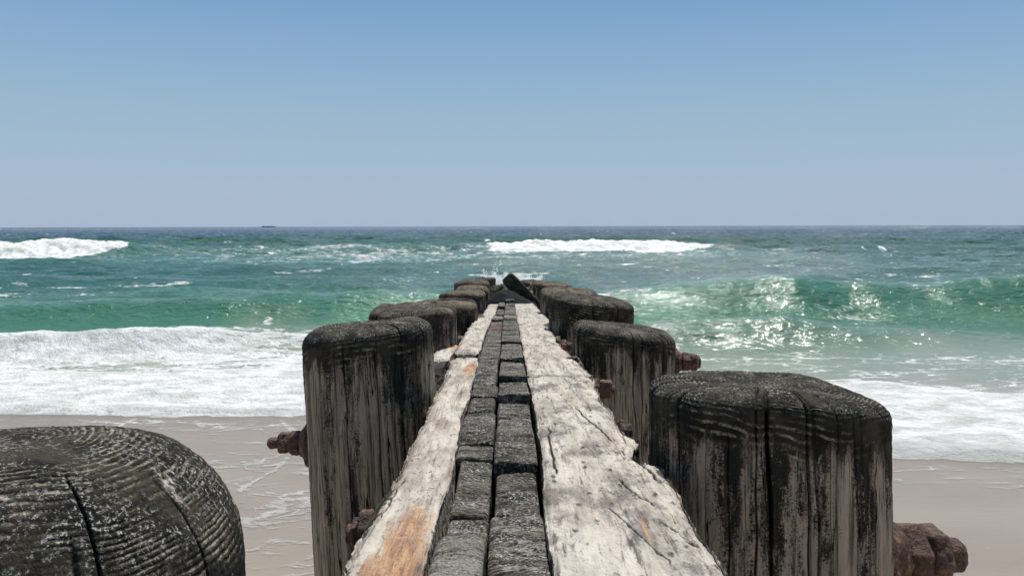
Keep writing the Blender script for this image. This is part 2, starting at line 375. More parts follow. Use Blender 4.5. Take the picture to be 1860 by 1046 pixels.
# left row
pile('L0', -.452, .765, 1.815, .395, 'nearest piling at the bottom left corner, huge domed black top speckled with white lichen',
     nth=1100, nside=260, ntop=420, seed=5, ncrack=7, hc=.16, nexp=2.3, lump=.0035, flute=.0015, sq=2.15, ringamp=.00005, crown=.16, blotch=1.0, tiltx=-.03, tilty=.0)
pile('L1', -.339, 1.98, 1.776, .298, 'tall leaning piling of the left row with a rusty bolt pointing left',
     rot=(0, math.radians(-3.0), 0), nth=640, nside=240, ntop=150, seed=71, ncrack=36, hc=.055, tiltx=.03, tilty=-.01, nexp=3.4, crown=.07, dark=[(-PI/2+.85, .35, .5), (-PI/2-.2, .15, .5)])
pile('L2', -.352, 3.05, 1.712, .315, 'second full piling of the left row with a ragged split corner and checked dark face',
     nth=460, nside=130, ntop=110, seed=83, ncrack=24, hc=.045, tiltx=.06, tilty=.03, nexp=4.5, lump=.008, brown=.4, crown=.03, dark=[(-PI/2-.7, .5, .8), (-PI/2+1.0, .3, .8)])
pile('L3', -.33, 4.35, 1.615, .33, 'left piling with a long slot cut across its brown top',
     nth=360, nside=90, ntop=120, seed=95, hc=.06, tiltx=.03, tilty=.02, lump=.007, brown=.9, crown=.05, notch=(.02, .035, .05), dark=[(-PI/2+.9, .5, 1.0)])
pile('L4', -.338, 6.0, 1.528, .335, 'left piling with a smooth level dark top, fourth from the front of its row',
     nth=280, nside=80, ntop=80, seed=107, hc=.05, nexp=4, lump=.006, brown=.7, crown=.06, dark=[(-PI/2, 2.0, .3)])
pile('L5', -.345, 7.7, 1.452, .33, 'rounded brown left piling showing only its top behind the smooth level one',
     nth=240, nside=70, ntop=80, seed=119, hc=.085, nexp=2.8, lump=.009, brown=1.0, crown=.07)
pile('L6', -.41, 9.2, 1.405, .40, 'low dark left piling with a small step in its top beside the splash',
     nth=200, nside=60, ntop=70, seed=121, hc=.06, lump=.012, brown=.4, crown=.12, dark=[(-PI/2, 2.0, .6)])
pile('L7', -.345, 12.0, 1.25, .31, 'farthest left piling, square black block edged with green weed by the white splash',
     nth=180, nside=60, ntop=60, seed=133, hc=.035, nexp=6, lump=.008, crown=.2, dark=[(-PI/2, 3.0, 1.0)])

# ------------------------------------------------------------ deck beams
def zdeck(Y): return HC-.29-.05*Y
LE = ([.3, .777, .88, .96, 1.0, 1.05, 1.10, 1.19, 1.39, 1.60, 1.70, 1.95, 2.03, 2.3, 2.5, 2.68, 2.70, 3.2, 3.8, 4.39, 4.9, 5.87, 6.7],
      [-.158, -.160, -.164, -.161, -.165, -.160, -.157, -.1607, -.158, -.160, -.167, -.172, -.166, -.176, -.178, -.1775, -.179, -.186, -.186, -.182, -.165, -.163, -.158])
LI = ([.3, .777, 1.05, 1.2, 1.4, 1.615, 2.03, 2.66, 3.8, 4.5, 5.0, 6.7], [-.087, -.085, -.083, -.084, -.087, -.094, -.091, -.099, -.100, -.095, -.088, -.084])
RI = ([.3, .777, 1.0, 1.193, 1.4, 1.5, 2.03, 2.66, 3.8, 5.0, 6.7], [.042, .042, .045, .050, .052, .054, .0515, .050, .048, .046, .044])
RE = ([.3, .777, .88, .937, 1.05, 1.16, 1.20, 1.24, 1.30, 1.36, 1.40, 1.43, 1.53, 1.645, 1.80, 2.03, 2.1, 2.24, 2.45, 2.66, 2.8, 3.0, 3.4, 3.8, 4.05, 4.2, 4.4, 4.8, 5.2, 5.6, 6.2, 6.7],
      [.207, .209, .210, .213, .219, .222, .222, .203, .196, .214, .218, .201, .200, .204, .2025, .2115, .219, .222, .212, .206, .200, .193, .197, .193, .186, .178, .222, .218, .215, .205, .203, .192])
def beam(y0, y1, inner, outer, side, dz, label, seed, cracks=(), stains=(), edges=(), pits=1.0, grime=.5, thick=.2, ns=None, name='bleached_timber', tag_it=True, cat='timber beam'):
    """solid weathered timber between inner(Y) and outer(Y); side=+1: outer edge at +X"""
    L = y1-y0; px = 1500/((y0+y1)/2)
    ns = ns or int(np.clip(L*700, 160, 1100))
    if y0 < 1: ns = 1100
    s = np.linspace(0, 1, ns) if y0 > 1 else np.linspace(0, 1, ns)**1.25
    Y = y0+L*s
    wi = .5*(np.interp(y0, *inner)+np.interp(y1, *inner)); 
    nt, nsd = (300 if side > 0 else 150), 40
    # section path: inner side bottom -> top inner corner -> top -> outer corner -> outer bottom -> underside
    u = np.concatenate([np.zeros(nsd), np.linspace(0, 1, nt), np.ones(nsd), np.linspace(1, 0, 12)[1:-1]])
    v = np.concatenate([np.linspace(-1, -.015, nsd), np.zeros(nt), np.linspace(-.015, -1, nsd), -np.ones(10)])
    U, S = np.meshgrid(u, Y, indexing='xy'); V, _ = np.meshgrid(v, Y, indexing='xy')
    XI, XO = np.interp(S, *inner), np.interp(S, *outer)
    rag = .004*fbm(S*14, seed*1.0, 0.0, 4, seed) + .0015*fbm(S*80, seed*1.0, 0.0, 3, seed+3)
    XO = XO+side*rag*1.3; XI = XI+.0016*fbm(S*16, seed+5.0, 0.0, 4, seed+2)
    ln = 0.0
    X = XI+(XO-XI)*U
    z = zdeck(S)+dz+V*thick
    W = np.abs(XO-XI)
    # rounded long edges
    ro = np.clip(1-(1-U)*W/.016, 0, 1); ri = np.clip(1-U*W/.008, 0, 1)
    on = (V > -.001)
    z -= on*(.011*ro**2.2+.005*ri**2)
    # rounded ends
    en = np.clip(1-(S-y0)/.012, 0, 1)+np.clip(1-(y1-S)/.012, 0, 1)
    z -= on*.007*en**2
    lum = .0028*fbm(X*22, S*6, V*3, 3, seed+4)+.0018*fbm(X*120, S*16, V*12, 4, seed+5)+.0009*fbm(X*260, S*190, V*30, 2, seed+6)
    grv = fbm(X*55+.8*fbm(X*10, S*2, 0, 2, seed+8), S*4.5, 0.0, 4, seed+7); lum = lum-.004*sm(.15, .5, grv)*on
    z += np.where(on, lum, 0)
    X += np.where(on, 0, np.where(U > .5, side, -side)*lum*1.5)
    crk = np.zeros_like(X)
    for (xa, ya, xb, yb, w, dep) in cracks:
        dx, dy = xb-xa, yb-ya; LL = math.hypot(dx, dy)
        t = np.clip(((X-xa)*dx+(S-ya)*dy)/LL**2, -.2, 1.2)
        w = w*.5; dep = dep*.8; off = ((X-xa)*dy-(S-ya)*dx)/LL+.003*fbm(t*9, 0*t+xa*50, 0.0, 4, seed+11)*(LL/.1)**.5
        m = np.exp(-(off/w)**2)*sm(-.02, .1, t)*(1-sm(.85, 1.02, t))
        z -= np.where(on, dep*m, 0); crk = np.maximum(crk, m*on)
    st = np.zeros_like(X)
    for (xc, yc, rx, ry, *ks) in stains: st = np.maximum(st, (ks[0] if ks else 1.3)*np.exp(-(((X-xc)/rx)**2+((S-yc)/ry)**2)**1.5))
    ed = np.zeros_like(X)
    for (yc, ry, ww) in edges: ed = np.maximum(ed, np.exp(-((S-yc)/ry)**4)*sm(ww, 0, np.abs(XO-X)))
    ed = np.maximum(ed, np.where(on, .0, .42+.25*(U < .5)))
    zc, xc, yc = zdeck(y0)+dz, wi, y0
    P = np.stack([X, S, z], -1); n, m = len(Y), len(u)
    F = gridF(n, m, cv=True)
    # end caps as fans
    A = P.reshape(-1, 3); c0 = P[0].mean(0); c1 = P[-1].mean(0)
    A = np.concatenate([A, [c0, c1]]); i0, i1 = n*m, n*m+1
    j = np.arange(m); j2 = (j+1) % m
    F = np.concatenate([F, np.stack([j, j2, np.full(m, i0), np.full(m, i0)], -1)[:0]])
    tri0 = np.stack([j2, j, np.full(m, i0)], -1); tri1 = np.stack([(n-1)*m+j, (n-1)*m+j2, np.full(m, i1)], -1)
    if side < 0: F = F[:, ::-1]; tri0 = tri0[:, ::-1]; tri1 = tri1[:, ::-1]
    O = np.array([wi, y0, zdeck(y0)+dz])
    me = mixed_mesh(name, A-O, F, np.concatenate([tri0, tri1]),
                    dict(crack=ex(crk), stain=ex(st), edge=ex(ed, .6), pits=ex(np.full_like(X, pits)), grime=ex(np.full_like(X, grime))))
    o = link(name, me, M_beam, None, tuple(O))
    if tag_it: tag(o, label, cat, 'bleached timbers of the groyne deck')
    return o
def ex(a, v=0.0): return np.concatenate([a.ravel(), [v, v]])
def mixed_mesh(name, V, Q, T, attrs=None):
    me = bpy.data.meshes.new(name); V = np.ascontiguousarray(V, np.float32); nq, nt = len(Q), len(T)
    me.vertices.add(len(V)); me.vertices.foreach_set('co', V.ravel())
    lp = np.concatenate([Q.ravel(), T.ravel()]).astype(np.int32)
    me.loops.add(len(lp)); me.loops.foreach_set('vertex_index', lp)
    me.polygons.add(nq+nt); me.polygons.foreach_set('loop_start', np.concatenate([np.arange(nq)*4, nq*4+np.arange(nt)*3]).astype(np.int32))
    me.polygons.foreach_set('use_smooth', np.concatenate([np.full(nq, True), np.full(nt, False)]))
    for nm, a in (attrs or {}).items(): me.attributes.new(nm, 'FLOAT', 'POINT').data.foreach_set('value', np.asarray(a, np.float32))
    me.update(calc_edges=True); return me

beam(.38, 2.205, RI, RE, 1, .0, 'long broad bleached beam at near right, pitted with holes, ragged bitten right edge', 3,
     cracks=[(.135, 1.72, .185, 1.28, .0022, .012), (.19, 1.30, .205, 1.12, .003, .014), (.15, 1.15, .178, 1.0, .002, .01), (.07, 1.5, .066, 1.15, .003, .01), (.12, 1.0, .16, .8, .0018, .008), (.17, .95, .2, .86, .002, .007)],
     stains=[(.128, 1.78, .005, .13, .7), (.152, .93, .004, .06, .7)], edges=[(1.15, .06, .03), (1.33, .1, .008)], grime=1.0)
beam(2.215, 4.16, RI, RE, 1, .003, 'middle broad bleached beam right of the black timbers, dotted with small holes, between two cracks', 13,
     cracks=[(.06, 3.1, .13, 2.95, .004, .006), (.12, 3.4, .19, 3.0, .004, .008)], edges=[(2.6, .07, .02)], grime=.25)
beam(4.19, 6.55, RI, RE, 1, .005, 'far bleached beam on the right with a peeling corner, ending at the black hump', 19,
     cracks=[(.1, 4.75, .215, 4.55, .012, .02), (.045, 5.3, .2, 5.3, .008, .006)], pits=.3, grime=.35)
beam(.38, 2.68, LI, LE, -1, .0, 'near narrow bleached beam on the left, stained orange brown at its near end', 29,
     cracks=[(-.145, 1.15, -.150, .95, .0018, .006)],
     stains=[(-.112, .88, .026, .17), (-.105, .72, .04, .16), (-.112, 2.38, .022, .17), (-.13, .78, .02, .07)], edges=[(1.04, .09, .026), (.99, .1, .014), (1.95, .05, .006), (.78, .04, .012)], pits=.12, grime=.3)
beam(2.71, 4.62, LI, LE, -1, .013, 'second narrow bleached beam on the left, raised above a dark step', 37, pits=.15, grime=.2)
beam(4.65, 6.6, LI, LE, -1, .0, 'farthest narrow bleached beam on the left with rounded yellowish steps', 41,
     cracks=[(-.17, 5.45, -.08, 5.45, .01, .008), (-.17, 5.0, -.08, 5.1, .012, .01)], pits=.1, grime=.2)
XI2 = ([2, 4], [-.185, -.195]); XO2 = ([2, 2.8, 3.2, 4], [-.245, -.25, -.245, -.245])
beam(2.58, 3.05, XI2, XO2, -1, .006, 'short bleached packing timber behind the tall leaning piling, one corner stained rust orange', 43,
     stains=[(-.21, 2.98, .03, .07)], pits=.1, grime=.2, ns=160, cat='timber block')

# ------------------------------------------------------------ sheet piling planks between the beams
def plank_top(Y0, Y1, col, dz, seed, rnd=.012, salt=0.0, rust=0.0, pale=0.0, slopex=0.0, tilt=0.0, gapl=0.0, gapr=0.0):
    div = lambda Y: np.interp(Y, [.7, 1.5, 2.0, 3.8, 7], [-.0238, -.0245, -.0262, -.033, -.028])
    yc = (Y0+Y1)/2
    if col == 0: xl, xr = np.interp(yc, *LI)+.003+.004*(yc < 1.3)+gapl, div(yc)-.0012-gapr
    else: xl, xr = div(yc)+.0012+gapl, np.interp(yc, [.7, 1.2, 2.0, 3.8, 7], [.0400, .0425, .0465, .0455, .044])-gapr
    W, L = xr-xl, Y1-Y0-.0016
    res = np.clip(1500/yc*.65, 120, 900)
    nx = int(np.clip(W*res, 26, 100)); ny = int(np.clip(L*res, 26, 240)); nd = 22
    # box-like patch: top grid with skirts running down
    gx = np.concatenate([np.zeros(nd), np.linspace(0, 1, nx), np.ones(nd)]); dx_ = np.concatenate([np.linspace(1, .02, nd), np.zeros(nx), np.linspace(.02, 1, nd)])
    gy = np.concatenate([np.zeros(nd), np.linspace(0, 1, ny), np.ones(nd)]); dy_ = np.concatenate([np.linspace(1, .02, nd), np.zeros(ny), np.linspace(.02, 1, nd)])
    GX, GY = np.meshgrid(gx, gy, indexing='ij'); DX, DY = np.meshgrid(dx_, dy_, indexing='ij')
    D_ = np.maximum(DX, DY)**1.6
    x = (GX-.5)*W; y = (GY-.5)*L
    ex_ = np.minimum(GX, 1-GX)*W; ey = np.minimum(GY, 1-GY)*L
    r = rnd*.75; a = np.clip(1-ex_/r, 0, 1); b = np.clip(1-ey/(r*1.2), 0, 1)
    drop = r*.8*(1-np.sqrt(np.clip(1-np.clip(a*a+b*b, 0, 1), 0, 1)))
    rs = np.random.RandomState(seed)
    z = -drop-D_*1.6
    wx, wy = x+xl*3, y+yc
    lum = .0032*fbm(wx*20+seed, wy*16, D_*2, 4, seed)+.0016*fbm(wx*160, wy*140, D_*9, 3, seed+1)
    gv = fbm(wx*10+seed, wy*75+2*fbm(wx*14, wy*8, 0, 2, seed+4), 0.0, 3, seed+2); lum = lum-.0035*sm(.2, .6, gv)
    top = D_ <= 0
    slopex = slopex+(rs.rand()-.5)*.16; tilt = tilt+(rs.rand()-.5)*.10*(Y0 < 3)
    z += np.where(top, lum, 0)+slopex*x+tilt*y+(rs.rand()-.5)*.006
    sgx = np.where(DX > 0, np.where(GX > .5, 1, -1), 0); sgy = np.where(DY > 0, np.where(GY > .5, 1, -1), 0)
    x += sgx*(lum*.9-.001)*(DX > 0); y += sgy*(lum*.6-.0008)*(DY > 0)
    # sit on the sloping deck line
    z += -.05*y
    n, m = x.shape
    me = new_mesh('sheet_plank', np.stack([x, y, z], -1), gridF(n, m), True,
                  dict(salt=np.where(top, salt, 0)+0*x, rust=np.where(top, rust*np.exp(-((GY-.2)/.22)**2), 0)+0*x,
                       pale=np.where(top, pale*np.exp(-((GY-.72)/.3)**2), 0)+0*x))
    return link('sheet_plank', me, M_sheet, None, ((xl+xr)/2, yc, zdeck(yc)+dz))
GS = 'two rows of black sheet planks down the middle of the groyne'
PL = [
 (0, .50, .886, .012, 'raised near plank top with rounded corners and a pale band, lowest in the picture', dict(rnd=.019, pale=.9, rust=.8)),
 (0, .889, 1.000, -.014, 'black plank top with thick white salt patches just beyond the rounded near one', dict(salt=.9, rnd=.008, gapl=.004)),
 (0, 1.003, 1.105, -.012, 'black plank top with curved grain ridges, in the left row beside the deep dark gap', dict(salt=.3, rnd=.012, gapl=.003)),
 (0, 1.108, 1.265, -.006, 'dark plank top with smooth near part, beside the long narrow sunlit plank', dict(salt=.1, rnd=.010, gapl=.003)),
 (0, 1.268, 1.355, -.002, 'short dark plank top with a pale sliver along its split near edge', dict(salt=.3, rnd=.006)),
 (0, 1.358, 1.612, .010, 'raised plank top with fan shaped grain and rounded far corner, left row', dict(rnd=.014, pale=.22)),
 (0, 1.616, 1.745, -.016, 'sunken rough plank top just behind the raised one with fan shaped grain', dict(rnd=.010, salt=.1, gapr=.004)),
 (0, 1.748, 1.90, -.012, 'crumbling mossy plank top with a broken near edge in the left row', dict(rnd=.014, salt=.05, gapr=.004)),
 (0, 1.903, 2.055, -.003, 'plain dark plank top in front of a thin reddish joint', dict(rnd=.004, salt=.1)),
 (0, 2.058, 2.67, .002, 'long flat clean edged black plank top with a narrow gap on its right', dict(rnd=.004, salt=.25, gapr=.004)),
 (0, 2.674, 3.25, .002, 'dark plank top just beyond the long flat clean edged one', dict(rnd=.004, salt=.35)),
 (0, 3.254, 3.85, .002, 'grey brown plank top in the left row before the rusty one', dict(rnd=.005, salt=.3)),
 (0, 3.854, 4.42, .003, 'plank top with a rusty orange far edge in the left row', dict(rnd=.006, salt=.2, rust=.9)),
 (0, 4.43, 4.72, .012, 'small white topped plank, left of a matching pair', dict(rnd=.010, pale=1.0)),
 (0, 4.76, 5.35, -.03, 'low dark plank top in the shadowed notch beyond the white pair, left side', dict(rnd=.012)),
 (0, 5.37, 5.95, -.012, 'far left row plank top with mossy grey surface', dict(rnd=.012, salt=.2)),
 (0, 5.97, 6.6, .012, 'last plank top of the left row, brownish and raised', dict(rnd=.010, pale=.3)),
 (1, .50, .815, -.012, 'nearest plank top of the right row, black with long white salt streaks', dict(rnd=.008, salt=.8)),
 (1, .818, .992, -.010, 'wide dark plank top with a white salt smear, right of the salt patched one', dict(rnd=.010, salt=.6)),
 (1, .997, 1.212, -.010, 'long narrow sunlit plank top standing between two dark gaps, right row', dict(rnd=.012, salt=.2, gapl=.004, gapr=.003)),
 (1, 1.232, 1.36, .004, 'dark plank top with a ragged overhanging near edge above a black gap', dict(rnd=.008, salt=.1)),
 (1, 1.363, 1.512, .001, 'plank top with rounded far corners and curved light grain, right row', dict(rnd=.012, pale=.25)),
 (1, 1.515, 1.66, -.015, 'sunken plank top with bright zigzag growth rings', dict(rnd=.012, salt=.7)),
 (1, 1.663, 1.835, -.014, 'sunken dark plank top just before a wide crack in the right row', dict(rnd=.010, salt=.3)),
 (1, 1.845, 2.15, -.002, 'flat squarish black plank top between two straight joints, right row', dict(rnd=.005, salt=.25)),
 (1, 2.154, 2.62, .001, 'dark plank top right of the narrow gap, beyond the flat squarish one', dict(rnd=.004, salt=.35)),
 (1, 2.623, 3.19, .002, 'long salt streaked plank top before an arched dark crack', dict(rnd=.004, salt=.4)),
 (1, 3.20, 3.75, .006, 'brownish plank top behind the arched dark crack', dict(rnd=.006, salt=.2)),
 (1, 3.754, 4.42, .006, 'grey brown plank top beside the dark notch in the right beam', dict(rnd=.006, salt=.2)),
 (1, 4.43, 4.74, .014, 'small white topped plank, right of a matching pair', dict(rnd=.010, pale=1.0)),
 (1, 4.95, 5.55, .004, 'raised brown plank top with a black shadowed near face', dict(rnd=.012, pale=.3)),
 (1, 5.57, 6.05, .008, 'greyish brown plank top next to last in the right row', dict(rnd=.012, pale=.2)),
 (1, 6.07, 6.5, .012, 'last full plank top of the right row near the black hump', dict(rnd=.012)),
]
for i, (c, a, b, dz, lb, kw) in enumerate(PL):
    tag(plank_top(a, b, c, dz, 200+i*7, **kw), lb, 'timber plank', GS)
tag(plank_top(6.56, 6.85, 1, .035, 951, rnd=.008), 'black charred plank stub standing up at the end of the rows', 'timber plank', GS)

# ------------------------------------------------------------ bolts and irons (axis along local +X)
def rev(name, prof, nseg, seed, am, sides=0, hexr=0.0, fl=1.0):
    """lathe about X; prof = [(x, r)]; sides>0 makes a polygonal nut"""
    P = np.array(prof, float); n = 36
    d = np.concatenate([[0], np.cumsum(np.hypot(*np.diff(P, axis=0).T))]); t = np.linspace(0, d[-1], n)
    xs, rsn = np.interp(t, d, P[:, 0]), np.interp(t, d, P[:, 1])
    th = np.linspace(0, 2*PI, nseg, endpoint=False); TH, XS = np.meshgrid(th, xs, indexing='ij'); _, RS = np.meshgrid(th, rsn, indexing='ij')
    if sides:
        k = np.cos(PI/sides)/np.cos((TH+hexr) % (2*PI/sides)-PI/sides); RS = RS*(k*.93+.07)
    y, z = RS*np.cos(TH), RS*np.sin(TH)*fl
    d_ = am*fbm(XS*38+seed, y*38, z*38, 4, seed)+am*.5*fbm(XS*130, y*130, z*130, 3, seed+1)
    s = 1+d_/np.maximum(RS, .004)
    y, z = y*s, z*s; XS = XS+.6*d_
    return new_mesh(name, np.stack([XS, y, z], -1), gridF(nseg, n, cu=True, flip=True), True)
def bolt(loc, rz, label, washer=None, nuts=(), tip=None, seed=1, am=.003, mats=(None, None), group='rusty bolts through the groyne timbers', ry=0.0):
    e = empty('rusty_bolt', loc, (0, ry, rz)); x = 0.0
    if washer:
        R, T = washer
        link('washer', rev('washer', [(-.004, .0), (-.004, R*.96), (.012, R), (T*.55, R*.78), (T, R*.52), (T, 0)], 72, seed, am*1.6), mats[0] or M_rustw, e); x = T*.92
    for k, (r, w) in enumerate(nuts):
        link('nut', rev('nut', [(x, 0), (x, r*.86), (x+w*.18, r), (x+w*.82, r), (x+w, r*.84), (x+w, 0)], 96, seed+5+k, am, 6, .3+k*.7), mats[1] or M_rust, e); x += w*.97
    if tip:
        r, w = tip
        link('bolt_end', rev('bolt_end', [(x-.01, 0), (x-.01, r), (x+w*.75, r*1.02), (x+w, r*.7), (x+w, 0)], 60, seed+9, am), mats[1] or M_rust, e)
    return tag(e, label, 'bolt', group)
bolt((.562, 1.30, 1.482), 0, 'huge rusty bolt with cone washer and two nuts on the big squat near piling', (.078, .056), ((.053, .036), (.048, .034)), (.026, .032), 3, .0022)
bolt((-.466, 1.97, 1.485), PI, 'rusty bolt with stacked nuts pointing left from the tall leaning piling', (.056, .03), ((.029, .03), (.026, .026)), (.014, .028), 13, .003, (M_rust, M_rust))
bolt((.552, 2.78, 1.543), 0, 'reddish bolt cluster on the right side of the second right piling', (.05, .03), ((.034, .028), (.03, .026)), (.02, .012), 23, .004, (M_rust, M_rust))
bolt((.206, 2.2, 1.572), -.1, 'brown double headed bolt poking from the right beam edge toward the second right piling', None, ((.028, .034), (.026, .034)), (.014, .012), 33, .004, (M_rust, M_rust), ry=.1)
bolt((.188, 3.22, 1.530), 0, 'orange rusty nut in the gap left of the second right piling', (.04, .012), ((.028, .025),), (.016, .02), 43, .005, (M_rustw, M_rustw))
bolt((-.166, .985, 1.634), PI, 'rusty crusted bolt head under the near left beam edge', (.027, .010), ((.019, .012),), (.012, .008), 53, .003)
bolt((.21, 1.585, 1.607), 0, 'grey crusted nut beneath the ragged edge of the near right beam', None, ((.024, .018),), (.013, .01), 63, .004, (M_rust, M_rust))
bolt((.235, 9.0, 1.335), 0, 'small bright orange rusty bolt behind the leaning timber', (.05, .04), ((.045, .04),), None, 73, .006, (M_rustw, M_rustw))
# curved iron strap lying over the beam edge
def tube(name, pts, rad, seed, m, parent=None, flat=.4, nseg=16, sub=60):
    pts = np.array(pts, float); d = np.concatenate([[0], np.cumsum(np.linalg.norm(np.diff(pts, axis=0), axis=1))])
    t = np.linspace(0, d[-1], sub); P = np.stack([np.interp(t, d, pts[:, i]) for i in range(3)], -1)
    for _ in range(4): P[1:-1] = (P[:-2]+P[1:-1]*2+P[2:])/4
    T = np.gradient(P, axis=0); T /= np.linalg.norm(T, axis=1)[:, None]
    up = np.array([0, 1, 0.]); A = np.cross(T, up); A /= np.linalg.norm(A, axis=1)[:, None]; B = np.cross(T, A)
    th = np.linspace(0, 2*PI, nseg, endpoint=False); k = np.sin(np.linspace(0.08, PI-.08, sub))**.3
    V = P[:, None]+rad*k[:, None, None]*(np.cos(th)[None, :, None]*A[:, None]*flat+np.sin(th)[None, :, None]*B[:, None])
    V = V+.15*rad*fbm(V[..., 0:1]*90, V[..., 1:2]*90, V[..., 2:3]*90, 3, seed)
    return link(name, new_mesh(name, V, gridF(sub, nseg, cv=True), True), m, parent)
z0 = zdeck(2.6)
o = tube('iron_strap', [(.178, 2.6, z0+.002), (.20, 2.6, z0+.008), (.215, 2.58, z0+.006), (.226, 2.55, z0-.012), (.23, 2.53, z0-.04), (.229, 2.52, z0-.065)], .012, 5, M_rustw)
tag(o, 'curved rusty iron strap bent over the edge of the middle right beam', 'iron strap')

# ------------------------------------------------------------ rocks, hump, leaning timber
def blob(name, loc, size, seed, m, rough=.25, rot=0.0, pw=2.4, n=90, freq=2.0):
    th = np.linspace(0, 2*PI, n, endpoint=False); ph = np.linspace(0.01, PI-.01, n//2)
    T, P = np.meshgrid(th, ph, indexing='ij'); e = 2/pw; f = lambda a: np.sign(a)*np.abs(a)**e
    x, y, z = f(np.sin(P))*f(np.cos(T)), f(np.sin(P))*f(np.sin(T)), f(np.cos(P))
    s = 1+rough*fbm(x*freq+seed, y*freq, z*freq, 5, seed)
    V = np.stack([x*s*size[0], y*s*size[1], z*s*size[2]], -1)
    return link(name, new_mesh(name, V, gridF(n, n//2, cu=True, flip=False), True), m, None, loc, (0, 0, rot))
M_hump = mat_rock('black_wet_rubber', (.005, .006, .007), (.011, .013, .015), (.022, .027, .03), .4, .95, .12)
M_moss = mat_rock('mossy_rock', (.022, .024, .02), (.06, .055, .045), (.055, .10, .012), .8)
M_mossl = mat_rock('pale_mossy_rock', (.10, .10, .085), (.2, .19, .16), (.16, .25, .02), .8)
M_grey = mat_rock('grey_wet_stone', (.11, .10, .10), (.2, .18, .175), (.16, .2, .05), .25)
# draped black hump (low asymmetrical mound, tail running down to the right)
n1, n2 = 140, 70
uu = np.linspace(-1, 1, n1); vv = np.linspace(-1, 1, n2); U, Vv = np.meshgrid(uu, vv, indexing='ij')
prof = np.interp(uu, [-1, -.86, -.68, -.45, -.2, 0, .2, .4, .6, .8, 1], [0, .09, .128, .146, .150, .138, .112, .080, .050, .026, 0])
hz = .78*prof[:, None]*np.clip(1-np.abs(Vv)**2.4, 0, 1)**.6
hz = hz+.012*fbm(U*3, Vv*3+U, 0, 4, 4)*(hz > 0)
o = link('rubber_mat', new_mesh('rubber_mat', np.stack([U*.185+.03*Vv, Vv*.24, hz], -1), gridF(n1, n2), True), M_hump, None, (.02, 6.95, 1.345), (0, 0, -.05))
md = o.modifiers.new('solid', 'SOLIDIFY'); md.thickness = .04
tag(o, 'smooth black hump draped across the far end of the deck beams', 'rubber mat')
tag(blob('boulder', (.17, 7.6, 1.20), (.2, .25, .19), 3, M_grey, .2), 'flat grey stone at the foot of the leaning timber', 'rock')
RK = [((.0, 8.3, 1.30), (.07, .10, .08), M_moss, 'black weedy rock peeking over the left slope of the black hump'),
      ((.06, 8.8, 1.30), (.06, .1, .06), M_moss, 'dark green weedy rock in front of the splash'),
      ((.125, 8.2, 1.28), (.05, .1, .09), M_moss, 'mossy rock between the hump and the leaning timber'),
      ((.10, 7.75, 1.275), (.05, .07, .06), M_mossl, 'pale chunk of rock leaning beside the leaning timber'),
      ((.18, 8.3, 1.20), (.10, .1, .08), M_mossl, 'bright green algae covered rock seen under the leaning timber'),
      ((-.08, 9.6, 1.19), (.12, .14, .12), M_moss, 'low black rock beside the farthest left piling'),
      ((.22, 9.9, 1.13), (.16, .16, .14), M_moss, 'large dark rock behind the leaning timber')]
for i, (l, s, m, lb) in enumerate(RK): tag(blob('rock', l, s, 31+i*3, m, .4, i*.8, pw=3, n=70), lb, 'rock', 'rocks at the broken end of the groyne')
tag(blob('rock', (-.16, 4.62, 1.455), (.035, .06, .05), 77, M_grey, .2), 'small blue grey wet stone wedged beside the slotted piling', 'rock')
tag(blob('rock', (-.196, 3.35, 1.535), (.014, .03, .02), 79, M_grey, .3, n=40), 'tiny greenish stone on the left beam edge behind the split piling', 'rock')
# leaning timber: squared balk tilted to the left
def balk(L, w, d, seed):
    nsd, nl = 20, 120
    c = np.array([(-1, -1), (1, -1), (1, 1), (-1, 1)]); pts = []
    for k in range(4):
        a, b = c[k], c[(k+1) % 4]
        for t in np.linspace(0, 1, nsd, endpoint=False): p = a*(1-t)+b*t; pts.append(p/ (max(abs(p))**1) * (1-.10*(min(abs(p[0]), abs(p[1])))**6))
    pts = np.array(pts)*[w/2, d/2]; zz = np.linspace(0, L, nl)
    f = 1-.25*np.clip((zz-L+.035)/.035, 0, 1)**2
    V = np.zeros((nl, len(pts), 3)); V[..., 0] = pts[None, :, 0]*f[:, None]; V[..., 1] = pts[None, :, 1]*f[:, None]; V[..., 2] = zz[:, None]
    V[..., 0:2] += (.004*fbm(V[..., 0]*30, V[..., 1]*30, V[..., 2]*6, 4, seed))[..., None]
    m = len(pts); A = np.concatenate([V.reshape(-1, 3), [[0, 0, 0], [0, 0, L+.004]]]); j = np.arange(m); j2 = (j+1) % m
    return mixed_mesh('leaning_timber', A, gridF(nl, m, cv=True, flip=True), np.concatenate([np.stack([j2, j, j*0+nl*m], -1), np.stack([(nl-1)*m+j, (nl-1)*m+j2, j*0+nl*m+1], -1)]),
                      dict(crown=np.full(len(A), .55), crack=np.zeros(len(A)), dark=np.full(len(A), 1.0), blotch=np.zeros(len(A)), rad=A[:, 0]*.5+.1, brown=np.zeros(len(A))))
o = link('leaning_timber', balk(.56, .12, .10, 8), M_pile, None, (.365, 7.15, 1.165), (math.radians(4), math.radians(-44), 0))
tag(o, 'square dark timber balk leaning up to the left at the far end of the groyne', 'timber')

